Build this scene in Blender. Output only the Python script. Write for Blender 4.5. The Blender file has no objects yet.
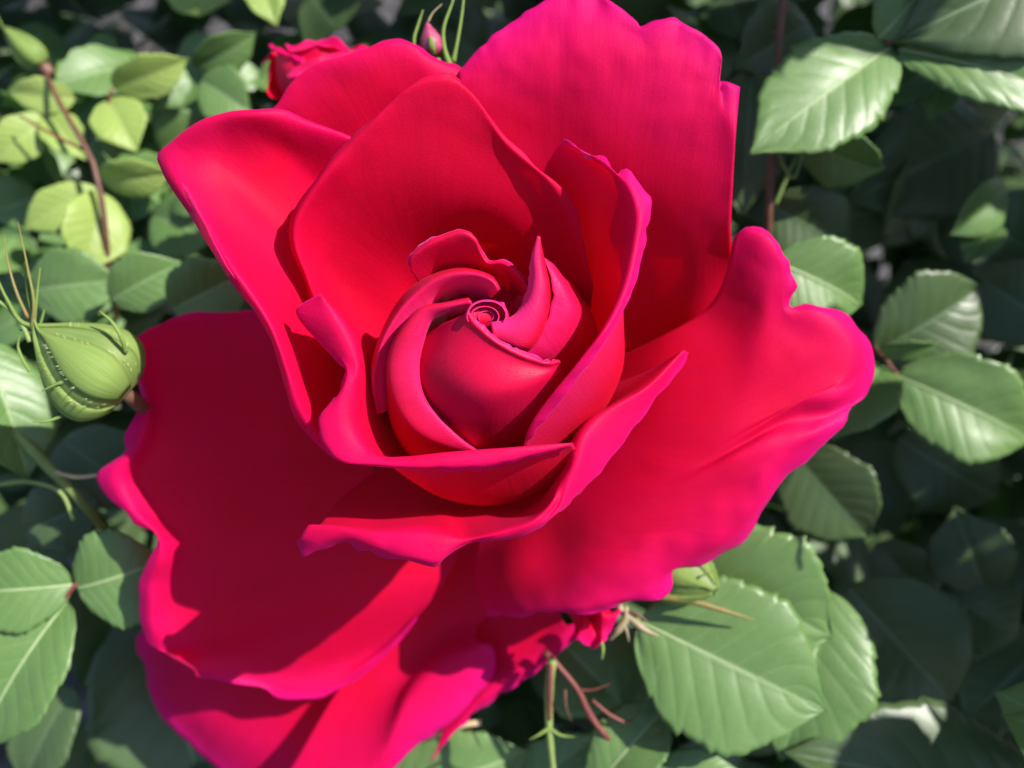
import bpy, math, random
import numpy as np
from mathutils import Vector, Matrix

# ------------------------------------------------------------------ camera, sky, sun, exposure
SC = bpy.context.scene
COL = SC.collection
PITCH = math.radians(55)
CAM = np.array([0.0, 0.0, 0.78])
HALF = 0.60                       # half frame width / distance
D0 = 0.135                        # distance of the heart of the rose
U = D0 * 2 * HALF / 1024          # one picture unit at the rose, in metres
cp, sp = math.cos(PITCH), math.sin(PITCH)
RIGHT = np.array([1.0, 0, 0]); UP = np.array([0, sp, cp]); BACK = np.array([0, -cp, sp])
cam = bpy.data.objects.new('camera', bpy.data.cameras.new('camera'))
COL.objects.link(cam); SC.camera = cam
cam.matrix_world = Matrix(((RIGHT[0], UP[0], BACK[0], CAM[0]), (RIGHT[1], UP[1], BACK[1], CAM[1]),
                           (RIGHT[2], UP[2], BACK[2], CAM[2]), (0, 0, 0, 1)))
cam.data.sensor_width = 4.8
cam.data.lens = 4.8 / (2 * HALF)
cam.data.clip_start = 0.005; cam.data.clip_end = 100
cam.data.dof.use_dof = True
cam.data.dof.focus_distance = D0 + 70 * U
cam.data.dof.aperture_fstop = 1.5

SUNC = np.array([0.64, 0.48, 0.68]); SUNC /= np.linalg.norm(SUNC)     # towards the sun, along right / up / back
SUN = SUNC[0] * RIGHT + SUNC[1] * UP + SUNC[2] * BACK
W = bpy.data.worlds.new('World'); SC.world = W; W.use_nodes = True
nt = W.node_tree; bg = nt.nodes['Background']
sky = nt.nodes.new('ShaderNodeTexSky'); sky.sky_type = 'NISHITA'; sky.sun_disc = False
sky.sun_elevation = math.asin(SUN[2]); sky.sun_rotation = math.atan2(SUN[0], SUN[1])
nt.links.new(sky.outputs[0], bg.inputs[0]); bg.inputs[1].default_value = 0.105
sun = bpy.data.objects.new('sun', bpy.data.lights.new('sun', 'SUN')); COL.objects.link(sun)
sun.data.energy = 4.8; sun.data.angle = math.radians(0.5); sun.data.color = (1.0, 0.955, 0.89)
sun.rotation_euler = Vector(SUN).to_track_quat('Z', 'Y').to_euler()
sun.location = (0.5, 0, 3)
SC.view_settings.view_transform = 'Standard'; SC.view_settings.look = 'None'
SC.view_settings.exposure = 1.02; SC.view_settings.gamma = 1
SC.view_settings.use_curve_mapping = False
SC.cycles.max_bounces = 8; SC.cycles.diffuse_bounces = 5; SC.cycles.transmission_bounces = 6

rng = np.random.default_rng(7)
random.seed(7)

# ------------------------------------------------------------------ geometry helpers
def P(p):
    """(x, y, h) -> world: x, y in picture units at the rose's distance scale, h = height towards the viewer."""
    p = np.asarray(p, float)
    d = D0 - p[..., 2] * U
    kx = (p[..., 0] - 512) / 512 * HALF; ky = (384 - p[..., 1]) / 512 * HALF
    return CAM + d[..., None] * (kx[..., None] * RIGHT + ky[..., None] * UP - BACK)

def hermite(t, y, tq):
    t = np.asarray(t, float); y = np.asarray(y, float); n = len(t)
    dt = np.diff(t); dt[dt < 1e-9] = 1e-9
    s = np.diff(y, axis=0) / dt.reshape((-1,) + (1,) * (y.ndim - 1))
    m = np.empty_like(y)
    m[0] = s[0]; m[-1] = s[-1]
    for i in range(1, n - 1):
        m[i] = (s[i - 1] * dt[i] + s[i] * dt[i - 1]) / (dt[i] + dt[i - 1])
    i = np.clip(np.searchsorted(t, tq, side='right') - 1, 0, n - 2)
    sh = (-1,) + (1,) * (y.ndim - 1)
    hh = dt[i]; x = ((tq - t[i]) / hh)
    h00 = (2*x**3 - 3*x**2 + 1).reshape(sh); h10 = ((x**3 - 2*x**2 + x) * hh).reshape(sh)
    h01 = (-2*x**3 + 3*x**2).reshape(sh); h11 = ((x**3 - x**2) * hh).reshape(sh)
    return h00 * y[i] + h10 * m[i] + h01 * y[i + 1] + h11 * m[i + 1]

def resample(row, n):
    row = np.asarray(row, float)
    d = np.linalg.norm(np.diff(row, axis=0), axis=1)
    t = np.concatenate([[0], np.cumsum(d)])
    return hermite(t, row, np.linspace(0, t[-1], n))

def vnoise(p, seed=0):
    """cheap smooth value noise, p (...,3)"""
    p = np.asarray(p, float); i = np.floor(p).astype(np.int64); f = p - i; f = f * f * (3 - 2 * f)
    r = 0
    for a in (0, 1):
        for b in (0, 1):
            for c in (0, 1):
                q = (i[..., 0] + a) * 374761393 + (i[..., 1] + b) * 668265263 + (i[..., 2] + c) * 2147483647 + seed * 974711
                q = (q ^ (q >> 13)) * 1274126177 & 0x7fffffff
                v = ((q ^ (q >> 16)) & 0xffff) / 65535.0
                w = (f[..., 0] if a else 1 - f[..., 0]) * (f[..., 1] if b else 1 - f[..., 1]) * (f[..., 2] if c else 1 - f[..., 2])
                r = r + v * w
    return r * 2 - 1

def mesh_obj(name, V, F, mats, parent=None, uv=None, midx=None, origin=None):
    me = bpy.data.meshes.new(name)
    V = np.asarray(V, float)
    if parent is not None:
        o_par = np.array(parent['_o']); V = V - o_par
    elif origin is not None:
        V = V - np.asarray(origin)
    me.from_pydata(V.tolist(), [], F)
    for m in (mats if isinstance(mats, (list, tuple)) else [mats]): me.materials.append(m)
    me.polygons.foreach_set('use_smooth', [True] * len(me.polygons))
    if midx is not None: me.polygons.foreach_set('material_index', midx)
    if uv is not None:
        l = me.uv_layers.new(name='UVMap')
        vi = np.empty(len(me.loops), np.int32); me.loops.foreach_get('vertex_index', vi)
        l.data.foreach_set('uv', np.asarray(uv, np.float32)[vi].ravel())
    me.update()
    o = bpy.data.objects.new(name, me); COL.objects.link(o)
    if parent is not None:
        if parent.type == 'MESH': pass
        o.parent = parent
        o['_o'] = list(o_par)
    else:
        oo = np.zeros(3) if origin is None else np.asarray(origin)
        o.location = oo.tolist(); o['_o'] = oo.tolist()
    return o

def thing(name, label, cat, origin, group=None):
    o = bpy.data.objects.new(name, None); COL.objects.link(o)
    o.location = [float(v) for v in origin]; o['_o'] = [float(v) for v in origin]
    o.empty_display_size = 0.005
    o['label'] = label; o['category'] = cat
    if group: o['group'] = group
    return o

def tag(o, label, cat, group=None):
    o['label'] = label; o['category'] = cat
    if group: o['group'] = group
    return o

def grid_normals(G):
    du = np.gradient(G, axis=1); dv = np.gradient(G, axis=0)
    n = np.cross(du, dv); l = np.linalg.norm(n, axis=2, keepdims=True); l[l < 1e-15] = 1
    return n / l

def sheet(name, G, th, mats, parent, flip=False, uv=None, origin=None, thvar=None):
    """a thin two-sided sheet from a grid of world points; material 0 on the inner face, 1 on the outer face and rim"""
    nv, nu = G.shape[:2]
    n = grid_normals(G)
    if flip: n = -n
    T = np.full((nv, nu, 1), th) if thvar is None else thvar[..., None] * th
    top = G + n * T * 0.5; bot = G - n * T * 0.5
    V = np.concatenate([top.reshape(-1, 3), bot.reshape(-1, 3)])
    N = nv * nu; F = []; mi = []
    for j in range(nv - 1):
        for i in range(nu - 1):
            a = j * nu + i; b = a + 1; c = a + nu + 1; d = a + nu
            q = (a, b, c, d) if not flip else (a, d, c, b)
            F.append(q); mi.append(0)
            F.append(tuple(x + N for x in reversed(q))); mi.append(1)
    ring = [i for i in range(nu)] + [j * nu + nu - 1 for j in range(1, nv)] + \
           [(nv - 1) * nu + i for i in range(nu - 2, -1, -1)] + [j * nu for j in range(nv - 2, 0, -1)]
    for k in range(len(ring)):
        a, b = ring[k], ring[(k + 1) % len(ring)]
        F.append((b, a, a + N, b + N) if not flip else (a, b, b + N, a + N)); mi.append(1 if len(mats) > 1 else 0)
    if len(mats) == 1: mi = [0] * len(F)
    if uv is None:
        uu, vv = np.meshgrid(np.linspace(0, 1, nu), np.linspace(0, 1, nv))
        uv = np.stack([uu, vv], -1)
    uv2 = np.concatenate([uv.reshape(-1, 2)] * 2)
    return mesh_obj(name, V, F, mats, parent, uv2, mi, origin)

def tube(name, pts, rad, mat, parent=None, sides=10, n=None, origin=None, world=False, bumps=0.0):
    """a bent round stem through points (picture coordinates unless world); rad in picture units, or metres if world"""
    pts = np.asarray(pts, float)
    rad = np.asarray(rad if hasattr(rad, '__len__') else [rad] * len(pts), float)
    n = n or max(8, 6 * len(pts))
    W_ = pts if world else P(pts)
    d = np.concatenate([[0], np.cumsum(np.linalg.norm(np.diff(W_, axis=0), axis=1))])
    q = np.linspace(0, d[-1], n)
    C = hermite(d, W_, q); R = np.interp(q, d, rad) * (1 if world else U)
    if bumps: R = R * (1 + bumps * np.array([math.sin(i * 2.1) * math.sin(i * 0.83 + 1) for i in range(n)]))
    T = np.gradient(C, axis=0); T /= np.linalg.norm(T, axis=1, keepdims=True)
    ref = BACK if abs(T[0] @ BACK) < 0.9 else RIGHT
    V = []; F = []
    a = np.cross(T[0], ref); a /= np.linalg.norm(a)
    for i in range(n):
        a = a - (a @ T[i]) * T[i]; a /= np.linalg.norm(a); b = np.cross(T[i], a)
        for k in range(sides):
            th = 2 * math.pi * k / sides
            V.append(C[i] + R[i] * (math.cos(th) * a + math.sin(th) * b))
    for i in range(n - 1):
        for k in range(sides):
            F.append((i * sides + k, i * sides + (k + 1) % sides, (i + 1) * sides + (k + 1) % sides, (i + 1) * sides + k))
    V.append(C[0]); V.append(C[-1])
    for k in range(sides):
        F.append((len(V) - 2, (k + 1) % sides, k)); F.append((len(V) - 1, (n - 1) * sides + k, (n - 1) * sides + (k + 1) % sides))
    uv = np.zeros((len(V), 2))
    uv[:n * sides, 1] = np.repeat(np.linspace(0, 1, n), sides)
    uv[-1, 1] = 1
    return mesh_obj(name, V, F, mat, parent, uv, origin=origin)

# ------------------------------------------------------------------ materials
def new_mat(name):
    m = bpy.data.materials.new(name); m.use_nodes = True
    t = m.node_tree; t.nodes.clear()
    out = t.nodes.new('ShaderNodeOutputMaterial')
    return m, t, out
def N_(t, kind, **kw):
    n = t.nodes.new(kind)
    for k, v in kw.items(): setattr(n, k, v)
    return n
def setin(n, **kw):
    for k, v in kw.items(): n.inputs[k.replace('_', ' ')].default_value = v
    return n
def ramp(t, fac, stops):
    r = N_(t, 'ShaderNodeValToRGB')
    while len(r.color_ramp.elements) < len(stops): r.color_ramp.elements.new(0.5)
    for e, (p, c) in zip(r.color_ramp.elements, stops): e.position = p; e.color = (*c, 1)
    t.links.new(fac, r.inputs[0]); return r
def mathn(t, op, a, b=None, clamp=False):
    n = N_(t, 'ShaderNodeMath', operation=op, use_clamp=clamp)
    for i, x in enumerate((a, b)):
        if x is None: continue
        if isinstance(x, (int, float)): n.inputs[i].default_value = x
        else: t.links.new(x, n.inputs[i])
    return n.outputs[0]
def mixc(t, fac, a, b):
    n = N_(t, 'ShaderNodeMix', data_type='RGBA')
    if isinstance(fac, (int, float)): n.inputs[0].default_value = fac
    else: t.links.new(fac, n.inputs[0])
    for i, x in ((6, a), (7, b)):
        if isinstance(x, tuple): n.inputs[i].default_value = (*x, 1)
        else: t.links.new(x, n.inputs[i])
    return n.outputs[2]

def petal_mat(name, core, rim, transl, sheen, sheen_col, trans_w=0.3, rough=0.6, grain=0.35, spec=0.22, stops=None, lip_sheen=0.0):
    m, t, out = new_mat(name)
    uv = N_(t, 'ShaderNodeTexCoord'); L = t.links.new
    sep = N_(t, 'ShaderNodeSeparateXYZ'); L(uv.outputs['UV'], sep.inputs[0])
    mp = N_(t, 'ShaderNodeMapping'); mp.inputs['Scale'].default_value = (34, 1.6, 1); L(uv.outputs['UV'], mp.inputs[0])
    ns = setin(N_(t, 'ShaderNodeTexNoise'), Scale=1.0, Detail=3.0, Roughness=0.55); L(mp.outputs[0], ns.inputs['Vector'])
    big = setin(N_(t, 'ShaderNodeTexNoise'), Scale=70.0, Detail=4.0); L(uv.outputs['Object'], big.inputs['Vector'])
    fine = setin(N_(t, 'ShaderNodeTexNoise'), Scale=3200.0, Detail=3.0, Roughness=0.6); L(uv.outputs['Object'], fine.inputs['Vector'])
    f = ramp(t, sep.outputs[1], stops or [(0.12, (0, 0, 0)), (0.6, (0.14,) * 3), (0.87, (0.46,) * 3), (0.95, (0.75,) * 3), (1.0, (1, 1, 1))])
    fv = mathn(t, 'ADD', f.outputs[0], mathn(t, 'MULTIPLY', mathn(t, 'SUBTRACT', big.outputs[0], 0.5), 0.35), True)
    c = mixc(t, fv, core, rim)
    hv = N_(t, 'ShaderNodeHueSaturation'); L(c, hv.inputs['Color'])
    mp2 = N_(t, 'ShaderNodeMapping'); mp2.inputs['Scale'].default_value = (85, 5.0, 1)
    wob = setin(N_(t, 'ShaderNodeTexNoise'), Scale=5.0, Detail=2.0); L(uv.outputs['UV'], wob.inputs['Vector'])
    wv = N_(t, 'ShaderNodeMix', data_type='VECTOR'); wv.inputs[0].default_value = 0.045; L(uv.outputs['UV'], wv.inputs[4]); L(wob.outputs['Color'], wv.inputs[5]); L(wv.outputs[1], mp2.inputs[0])
    vn = N_(t, 'ShaderNodeTexVoronoi'); vn.feature = 'DISTANCE_TO_EDGE'; vn.inputs['Scale'].default_value = 0.55; L(mp2.outputs[0], vn.inputs['Vector'])
    vr = ramp(t, vn.outputs['Distance'], [(0.0, (0, 0, 0)), (0.16, (1, 1, 1))])
    val0 = mathn(t, 'ADD', 0.80, mathn(t, 'ADD', mathn(t, 'MULTIPLY', vr.outputs[0], 0.035), mathn(t, 'MULTIPLY', big.outputs[0], 0.10)))
    val = mathn(t, 'ADD', val0, mathn(t, 'ADD', mathn(t, 'MULTIPLY', ns.outputs[0], 0.14), mathn(t, 'MULTIPLY', fine.outputs[0], 0.14)))
    L(val, hv.inputs['Value'])
    b = N_(t, 'ShaderNodeBsdfPrincipled'); L(hv.outputs[0], b.inputs['Base Color'])
    b.inputs['Roughness'].default_value = rough; b.inputs['Specular IOR Level'].default_value = spec
    L(mathn(t, 'ADD', sheen, mathn(t, 'MULTIPLY', mathn(t, 'POWER', fv, 2.0), lip_sheen)), b.inputs['Sheen Weight']); b.inputs['Sheen Roughness'].default_value = 0.38
    b.inputs['Sheen Tint'].default_value = (*sheen_col, 1)
    b1 = setin(N_(t, 'ShaderNodeBump'), Strength=0.10, Distance=0.0005); L(ns.outputs[0], b1.inputs['Height'])
    b2 = setin(N_(t, 'ShaderNodeBump'), Strength=grain, Distance=0.0002); L(fine.outputs[0], b2.inputs['Height']); b3 = setin(N_(t, 'ShaderNodeBump'), Strength=0.05, Distance=0.0002); L(vr.outputs[0], b3.inputs['Height']); L(b1.outputs[0], b3.inputs['Normal']); L(b3.outputs[0], b2.inputs['Normal'])
    L(b2.outputs[0], b.inputs['Normal'])
    tr = N_(t, 'ShaderNodeBsdfTranslucent'); tr.inputs[0].default_value = (*transl, 1); L(b1.outputs[0], tr.inputs['Normal'])
    mx = N_(t, 'ShaderNodeMixShader'); mx.inputs[0].default_value = trans_w
    L(b.outputs[0], mx.inputs[1]); L(tr.outputs[0], mx.inputs[2]); L(mx.outputs[0], out.inputs[0])
    return m

LIP2 = [(0.90, (0, 0, 0)), (0.96, (0.35,) * 3), (1.0, (1, 1, 1))]
LIP = [(0.50, (0, 0, 0)), (0.68, (0.35,) * 3), (0.84, (0.8,) * 3), (1.0, (1, 1, 1))]
PET_IN = petal_mat('petal_inner_magenta', (0.58, 0.0012, 0.030), (0.60, 0.004, 0.190), (1.0, 0.003, 0.035), 0.03, (1.0, 0.15, 0.75), 0.44, 0.55, 0.4, 0.12, None, 0.15)
PET_OUT = petal_mat('petal_outer_pink', (0.62, 0.003, 0.055), (0.72, 0.012, 0.170), (1.0, 0.003, 0.03), 0.05, (1.0, 0.35, 0.7), 0.42, 0.45, 0.3, 0.22, None, 0.18)
PET_RED = petal_mat('petal_inner_crimson', (0.49, 0.0010, 0.024), (0.54, 0.002, 0.060), (0.90, 0.002, 0.04), 0.02, (1.0, 0.10, 0.6), 0.36, 0.55, 0.35, 0.10)
PET_HEART = petal_mat('petal_heart_red', (0.58, 0.0013, 0.024), (0.80, 0.024, 0.230), (0.90, 0.002, 0.04), 0.02, (1.0, 0.45, 0.95), 0.26, 0.48, 0.3, 0.20, LIP, 0.22)
PET_BUD = petal_mat('petal_heart_front', (0.58, 0.0013, 0.045), (0.74, 0.018, 0.220), (0.90, 0.002, 0.04), 0.02, (1.0, 0.45, 0.95), 0.26, 0.48, 0.3, 0.20, LIP2, 0.2)
PETB = [PET_BUD, PET_BUD]; PET = [PET_IN, PET_OUT]; PETR = [PET_RED, PET_OUT]; PETH = [PET_HEART, PET_HEART]; PETL = [PET_IN, PET_HEART]

def leaf_mat(name, dark, light, vein, transl, trans_w=0.22, rough=0.36, spec=0.48, patches=None):
    m, t, out = new_mat(name); L = t.links.new
    tc = N_(t, 'ShaderNodeTexCoord'); sep = N_(t, 'ShaderNodeSeparateXYZ'); L(tc.outputs['UV'], sep.inputs[0])
    oi = N_(t, 'ShaderNodeObjectInfo')
    ns = setin(N_(t, 'ShaderNodeTexNoise'), Scale=120.0, Detail=5.0, Roughness=0.6); L(tc.outputs['Object'], ns.inputs['Vector'])
    fine = setin(N_(t, 'ShaderNodeTexVoronoi'), Scale=1500.0); fine.feature = 'DISTANCE_TO_EDGE'; L(tc.outputs['Object'], fine.inputs['Vector'])
    base = mixc(t, mathn(t, 'ADD', mathn(t, 'MULTIPLY', ns.outputs[0], 0.75), mathn(t, 'MULTIPLY', oi.outputs['Random'], 0.3), True), dark, light)
    # UV.x = |distance from midrib| 0..1, UV.y = lateral vein phase
    fr = mathn(t, 'FRACT', mathn(t, 'MULTIPLY', sep.outputs[1], 8.0))
    dv = mathn(t, 'ABSOLUTE', mathn(t, 'SUBTRACT', fr, 0.5))
    lat = mathn(t, 'MULTIPLY', mathn(t, 'GREATER_THAN', dv, 0.465), mathn(t, 'SUBTRACT', 0.75, mathn(t, 'MULTIPLY', sep.outputs[0], 0.7)), True)
    mid = mathn(t, 'LESS_THAN', sep.outputs[0], 0.035)
    v = mathn(t, 'MAXIMUM', mathn(t, 'MULTIPLY', lat, 0.32), mathn(t, 'MULTIPLY', mid, 0.6))
    col = mixc(t, v, base, vein)
    net = mathn(t, 'LESS_THAN', fine.outputs['Distance'], 0.06)
    col = mixc(t, mathn(t, 'MULTIPLY', net, 0.16), col, vein)
    if patches:
        pn = setin(N_(t, 'ShaderNodeTexNoise'), Scale=90.0, Detail=3.0); L(tc.outputs['Object'], pn.inputs['Vector'])
        pr = ramp(t, pn.outputs[0], [(0.64, (0, 0, 0)), (0.72, (0.5,) * 3)])
        col = mixc(t, pr.outputs[0], col, patches)
    b = N_(t, 'ShaderNodeBsdfPrincipled'); L(col, b.inputs['Base Color'])
    L(mathn(t, 'ADD', rough, mathn(t, 'MULTIPLY', ns.outputs[0], 0.12)), b.inputs['Roughness']); b.inputs['Specular IOR Level'].default_value = spec
    b1 = setin(N_(t, 'ShaderNodeBump'), Strength=0.25, Distance=0.0005); L(ns.outputs[0], b1.inputs['Height'])
    b2 = setin(N_(t, 'ShaderNodeBump'), Strength=0.22, Distance=0.0002); L(fine.outputs['Distance'], b2.inputs['Height']); rel = ramp(t, dv, [(0.30, (1, 1, 1)), (0.5, (0, 0, 0))]); b3 = setin(N_(t, 'ShaderNodeBump'), Strength=0.15, Distance=0.0004); L(rel.outputs[0], b3.inputs['Height']); L(b1.outputs[0], b3.inputs['Normal']); L(b3.outputs[0], b2.inputs['Normal'])
    L(b2.outputs[0], b.inputs['Normal'])
    tr = N_(t, 'ShaderNodeBsdfTranslucent'); tr.inputs[0].default_value = (*transl, 1)
    mx = N_(t, 'ShaderNodeMixShader'); mx.inputs[0].default_value = trans_w
    L(b.outputs[0], mx.inputs[1]); L(tr.outputs[0], mx.inputs[2]); L(mx.outputs[0], out.inputs[0])
    return m
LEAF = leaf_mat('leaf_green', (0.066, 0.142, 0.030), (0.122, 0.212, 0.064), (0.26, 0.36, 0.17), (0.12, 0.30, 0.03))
LEAF_SHADE = leaf_mat('leaf_green_shaded', (0.036, 0.068, 0.020), (0.064, 0.105, 0.034), (0.12, 0.19, 0.10), (0.06, 0.18, 0.02), 0.18)  # darker copy of the leaf green, shade put into the colour
LEAF_YOUNG = leaf_mat('leaf_young_green', (0.22, 0.32, 0.060), (0.34, 0.44, 0.12), (0.36, 0.45, 0.16), (0.30, 0.50, 0.04), 0.32, 0.42)
LEAF_YELLOW = leaf_mat('leaf_yellowing', (0.45, 0.38, 0.05), (0.40, 0.36, 0.08), (0.5, 0.45, 0.15), (0.5, 0.45, 0.04), 0.3, 0.45)

def plain_mat(name, c1, c2, scale=200, rough=0.5, spec=0.4, transl=None, tw=0.2, bump=0.3, stretch=None):
    m, t, out = new_mat(name); L = t.links.new
    tc = N_(t, 'ShaderNodeTexCoord')
    ns = setin(N_(t, 'ShaderNodeTexNoise'), Scale=float(scale), Detail=5.0, Roughness=0.6)
    if stretch:
        mp = N_(t, 'ShaderNodeMapping'); mp.inputs['Scale'].default_value = stretch; L(tc.outputs['UV'], mp.inputs[0]); L(mp.outputs[0], ns.inputs['Vector'])
    else: L(tc.outputs['Object'], ns.inputs['Vector'])
    r = ramp(t, ns.outputs[0], [(0.32, c1), (0.68, c2)])
    b = N_(t, 'ShaderNodeBsdfPrincipled'); L(r.outputs[0], b.inputs['Base Color']); b.inputs['Roughness'].default_value = rough
    b.inputs['Specular IOR Level'].default_value = spec
    bp = setin(N_(t, 'ShaderNodeBump'), Strength=bump, Distance=0.0004); L(ns.outputs[0], bp.inputs['Height']); L(bp.outputs[0], b.inputs['Normal'])
    if transl:
        tr = N_(t, 'ShaderNodeBsdfTranslucent'); tr.inputs[0].default_value = (*transl, 1)
        mx = N_(t, 'ShaderNodeMixShader'); mx.inputs[0].default_value = tw
        L(b.outputs[0], mx.inputs[1]); L(tr.outputs[0], mx.inputs[2]); L(mx.outputs[0], out.inputs[0])
    else: L(b.outputs[0], out.inputs[0])
    return m
STEM_RED = plain_mat('stem_reddish', (0.11, 0.022, 0.022), (0.17, 0.05, 0.034), 250)
STEM_BROWN = plain_mat('stem_brown', (0.075, 0.030, 0.022), (0.13, 0.060, 0.035), 250)
STEM_GREEN = plain_mat('stem_green', (0.14, 0.22, 0.055), (0.23, 0.30, 0.09), 250, transl=(0.2, 0.35, 0.05))
STEM_TAN = plain_mat('stem_dry', (0.34, 0.26, 0.15), (0.48, 0.38, 0.22), 300)
SEPAL = plain_mat('sepal_green', (0.125, 0.200, 0.042), (0.185, 0.260, 0.070), 1.0, 0.65, 0.15, (0.3, 0.5, 0.06), 0.12, 0.4, (36, 3.0, 1))
SEPAL_TIP = plain_mat('sepal_tip_rusty', (0.15, 0.19, 0.04), (0.24, 0.14, 0.05), 400, transl=(0.4, 0.3, 0.05))
BUD = plain_mat('bud_green', (0.11, 0.18, 0.04), (0.17, 0.24, 0.065), 1.0, 0.5, 0.35, (0.3, 0.5, 0.06), 0.15, 0.35, (34, 2.2, 1))
BUD_PINK = plain_mat('bud_dusky_pink', (0.16, 0.012, 0.05), (0.42, 0.06, 0.14), 500)
HUSK = plain_mat('husk_beige', (0.22, 0.18, 0.10), (0.34, 0.28, 0.17), 300, transl=(0.5, 0.4, 0.2))
HAIR = plain_mat('bud_hair_pale', (0.28, 0.30, 0.14), (0.38, 0.40, 0.20), 300)

# ------------------------------------------------------------------ setting: the ground
def gravel():
    m, t, out = new_mat('gravel'); L = t.links.new
    tc = N_(t, 'ShaderNodeTexCoord')
    v = setin(N_(t, 'ShaderNodeTexVoronoi'), Scale=70.0); L(tc.outputs['Object'], v.inputs['Vector'])
    n = setin(N_(t, 'ShaderNodeTexNoise'), Scale=9.0, Detail=6.0); L(tc.outputs['Object'], n.inputs['Vector'])
    r = ramp(t, v.outputs['Color'], [(0.1, (0.018, 0.016, 0.016)), (0.6, (0.045, 0.041, 0.044)), (0.97, (0.17, 0.165, 0.18))])  # dark gravel tones, lowered further to stand in for shade
    c = mixc(t, n.outputs[0], r.outputs[0], (0.022, 0.017, 0.013))
    b = N_(t, 'ShaderNodeBsdfPrincipled'); L(c, b.inputs['Base Color']); b.inputs['Roughness'].default_value = 0.85
    bp = setin(N_(t, 'ShaderNodeBump'), Strength=1.0, Distance=0.012); bp.invert = True; L(v.outputs['Distance'], bp.inputs['Height']); L(bp.outputs[0], b.inputs['Normal'])
    L(b.outputs[0], out.inputs[0]); return m
GRAVEL = gravel()
gx = np.concatenate([np.linspace(-60, -1.6, 16), np.linspace(-1.5, 1.5, 90), np.linspace(1.6, 60, 16)])
gy = np.concatenate([np.linspace(-60, -1.2, 12), np.linspace(-1.1, 2.5, 108), np.linspace(2.6, 60, 16)])
X, Y = np.meshgrid(gx, gy)
Z = 0.014 * vnoise(np.stack([X * 9, Y * 9, 0 * X], -1), 3) + 0.007 * vnoise(np.stack([X * 26, Y * 26, 0 * X], -1), 5)
V = np.stack([X, Y, Z], -1).reshape(-1, 3); nx, ny = len(gx), len(gy)
F = [(j * nx + i, j * nx + i + 1, (j + 1) * nx + i + 1, (j + 1) * nx + i) for j in range(ny - 1) for i in range(nx - 1)]
g = mesh_obj('ground', V, F, GRAVEL); g['kind'] = 'structure'
del g['_o']

# ------------------------------------------------------------------ the large rose
ROSE = thing('rose_bloom', 'large fully open crimson rose filling the middle of the picture', 'rose', P((500, 440, -400)))

def petal(rows, parent=ROSE, nu=56, nv=44, inner='auto', wr=2.2, rimj=1.8, th=1.1, seed=None, mats=PET, axis=(487, 345, 0), thick=True):
    """rows of (x, y, h) from base to rim -> one smooth petal with ripples, an uneven rim and thickness"""
    petal.k += 1; seed = seed or petal.k
    R = np.stack([resample(r, nu) for r in rows])
    seg = np.linalg.norm(np.diff(R, axis=0), axis=2).mean(1)
    t = np.concatenate([[0], np.cumsum(np.sqrt(seg) + 1)]); t /= t[-1]
    vq = np.linspace(0, 1, nv)
    G = hermite(t, R, vq)
    # ripples: broad along the petal, finer towards the rim
    vv = vq[:, None]; uu = np.linspace(0, 1, nu)[None, :]
    q = np.stack([G[..., 0] / 60, G[..., 1] / 60, G[..., 2] / 60], -1)
    q2 = np.stack([G[..., 0] / 17, G[..., 1] / 17, G[..., 2] / 30], -1)
    G[..., 2] += wr * vnoise(q, seed) * (0.4 + vv) + (1.1 * wr * vnoise(q2, seed + 50) * vv ** 3 + 0.8 * wr * vnoise(q2 * 2.3, seed + 70) * vv ** 8)
    # small nicks on the rim
    e = vv ** 14 * rimj
    G[..., 0] += e * vnoise(np.stack([uu * nu * 0.45 + 0 * vv, 0 * uu + vv * 0, 0 * uu + 0 * vv], -1), seed + 9)
    G[..., 1] += e * vnoise(np.stack([uu * nu * 0.45 + 0 * vv, 7 + 0 * uu + vv * 0, 0 * uu + 0 * vv], -1), seed + 19)
    Wd = P(G)
    n = grid_normals(Wd)
    if inner == 'auto':
        ax = np.array(axis, float); A = P(np.stack([np.full(G.shape[:2], ax[0]), np.full(G.shape[:2], ax[1]), G[..., 2] + 120], -1))
        k = nv // 2
        flip = ((n[:k] * (A[:k] - Wd[:k])).sum() < 0)
    else:
        flip = ((n * BACK).sum() < 0) if inner == 'cam' else ((n * BACK).sum() > 0)
    tv = 0.55 + 0.45 * np.clip((1 - vv) * 6, 0, 1) * np.clip(np.minimum(uu, 1 - uu) * 12, 0.25, 1)
    return sheet('petal', Wd, th * U, mats, parent, flip, thvar=tv + 0 * uu)
petal.k = 0

# back, upper right: the tall broad petal
petal([
 [(520,330,-380),(580,345,-382),(640,352,-375),(690,345,-350)],
 [(485,210,-265),(570,235,-280),(650,275,-290),(700,300,-288),(729,284,-278)],
 [(462,120,-205),(540,130,-213),(620,160,-212),(690,200,-205),(731,222,-200)],
 [(459,84,-190),(530,60,-177),(600,55,-170),(670,75,-169),(712,110,-169),(735,145,-168)],
 [(458,72,-192),(489,40,-181),(512,23,-176),(542,2,-171),(575,-9,-169),(600,-6,-169),(612,2,-167),(629,13,-167),(642,28,-167),(652,22,-164),(675,18,-163),(689,25,-162),(712,40,-161),(722,57,-161),(719,72,-162),(718,82,-164),(728,82,-161),(739,87,-163)],
], nu=80, nv=56)
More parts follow.
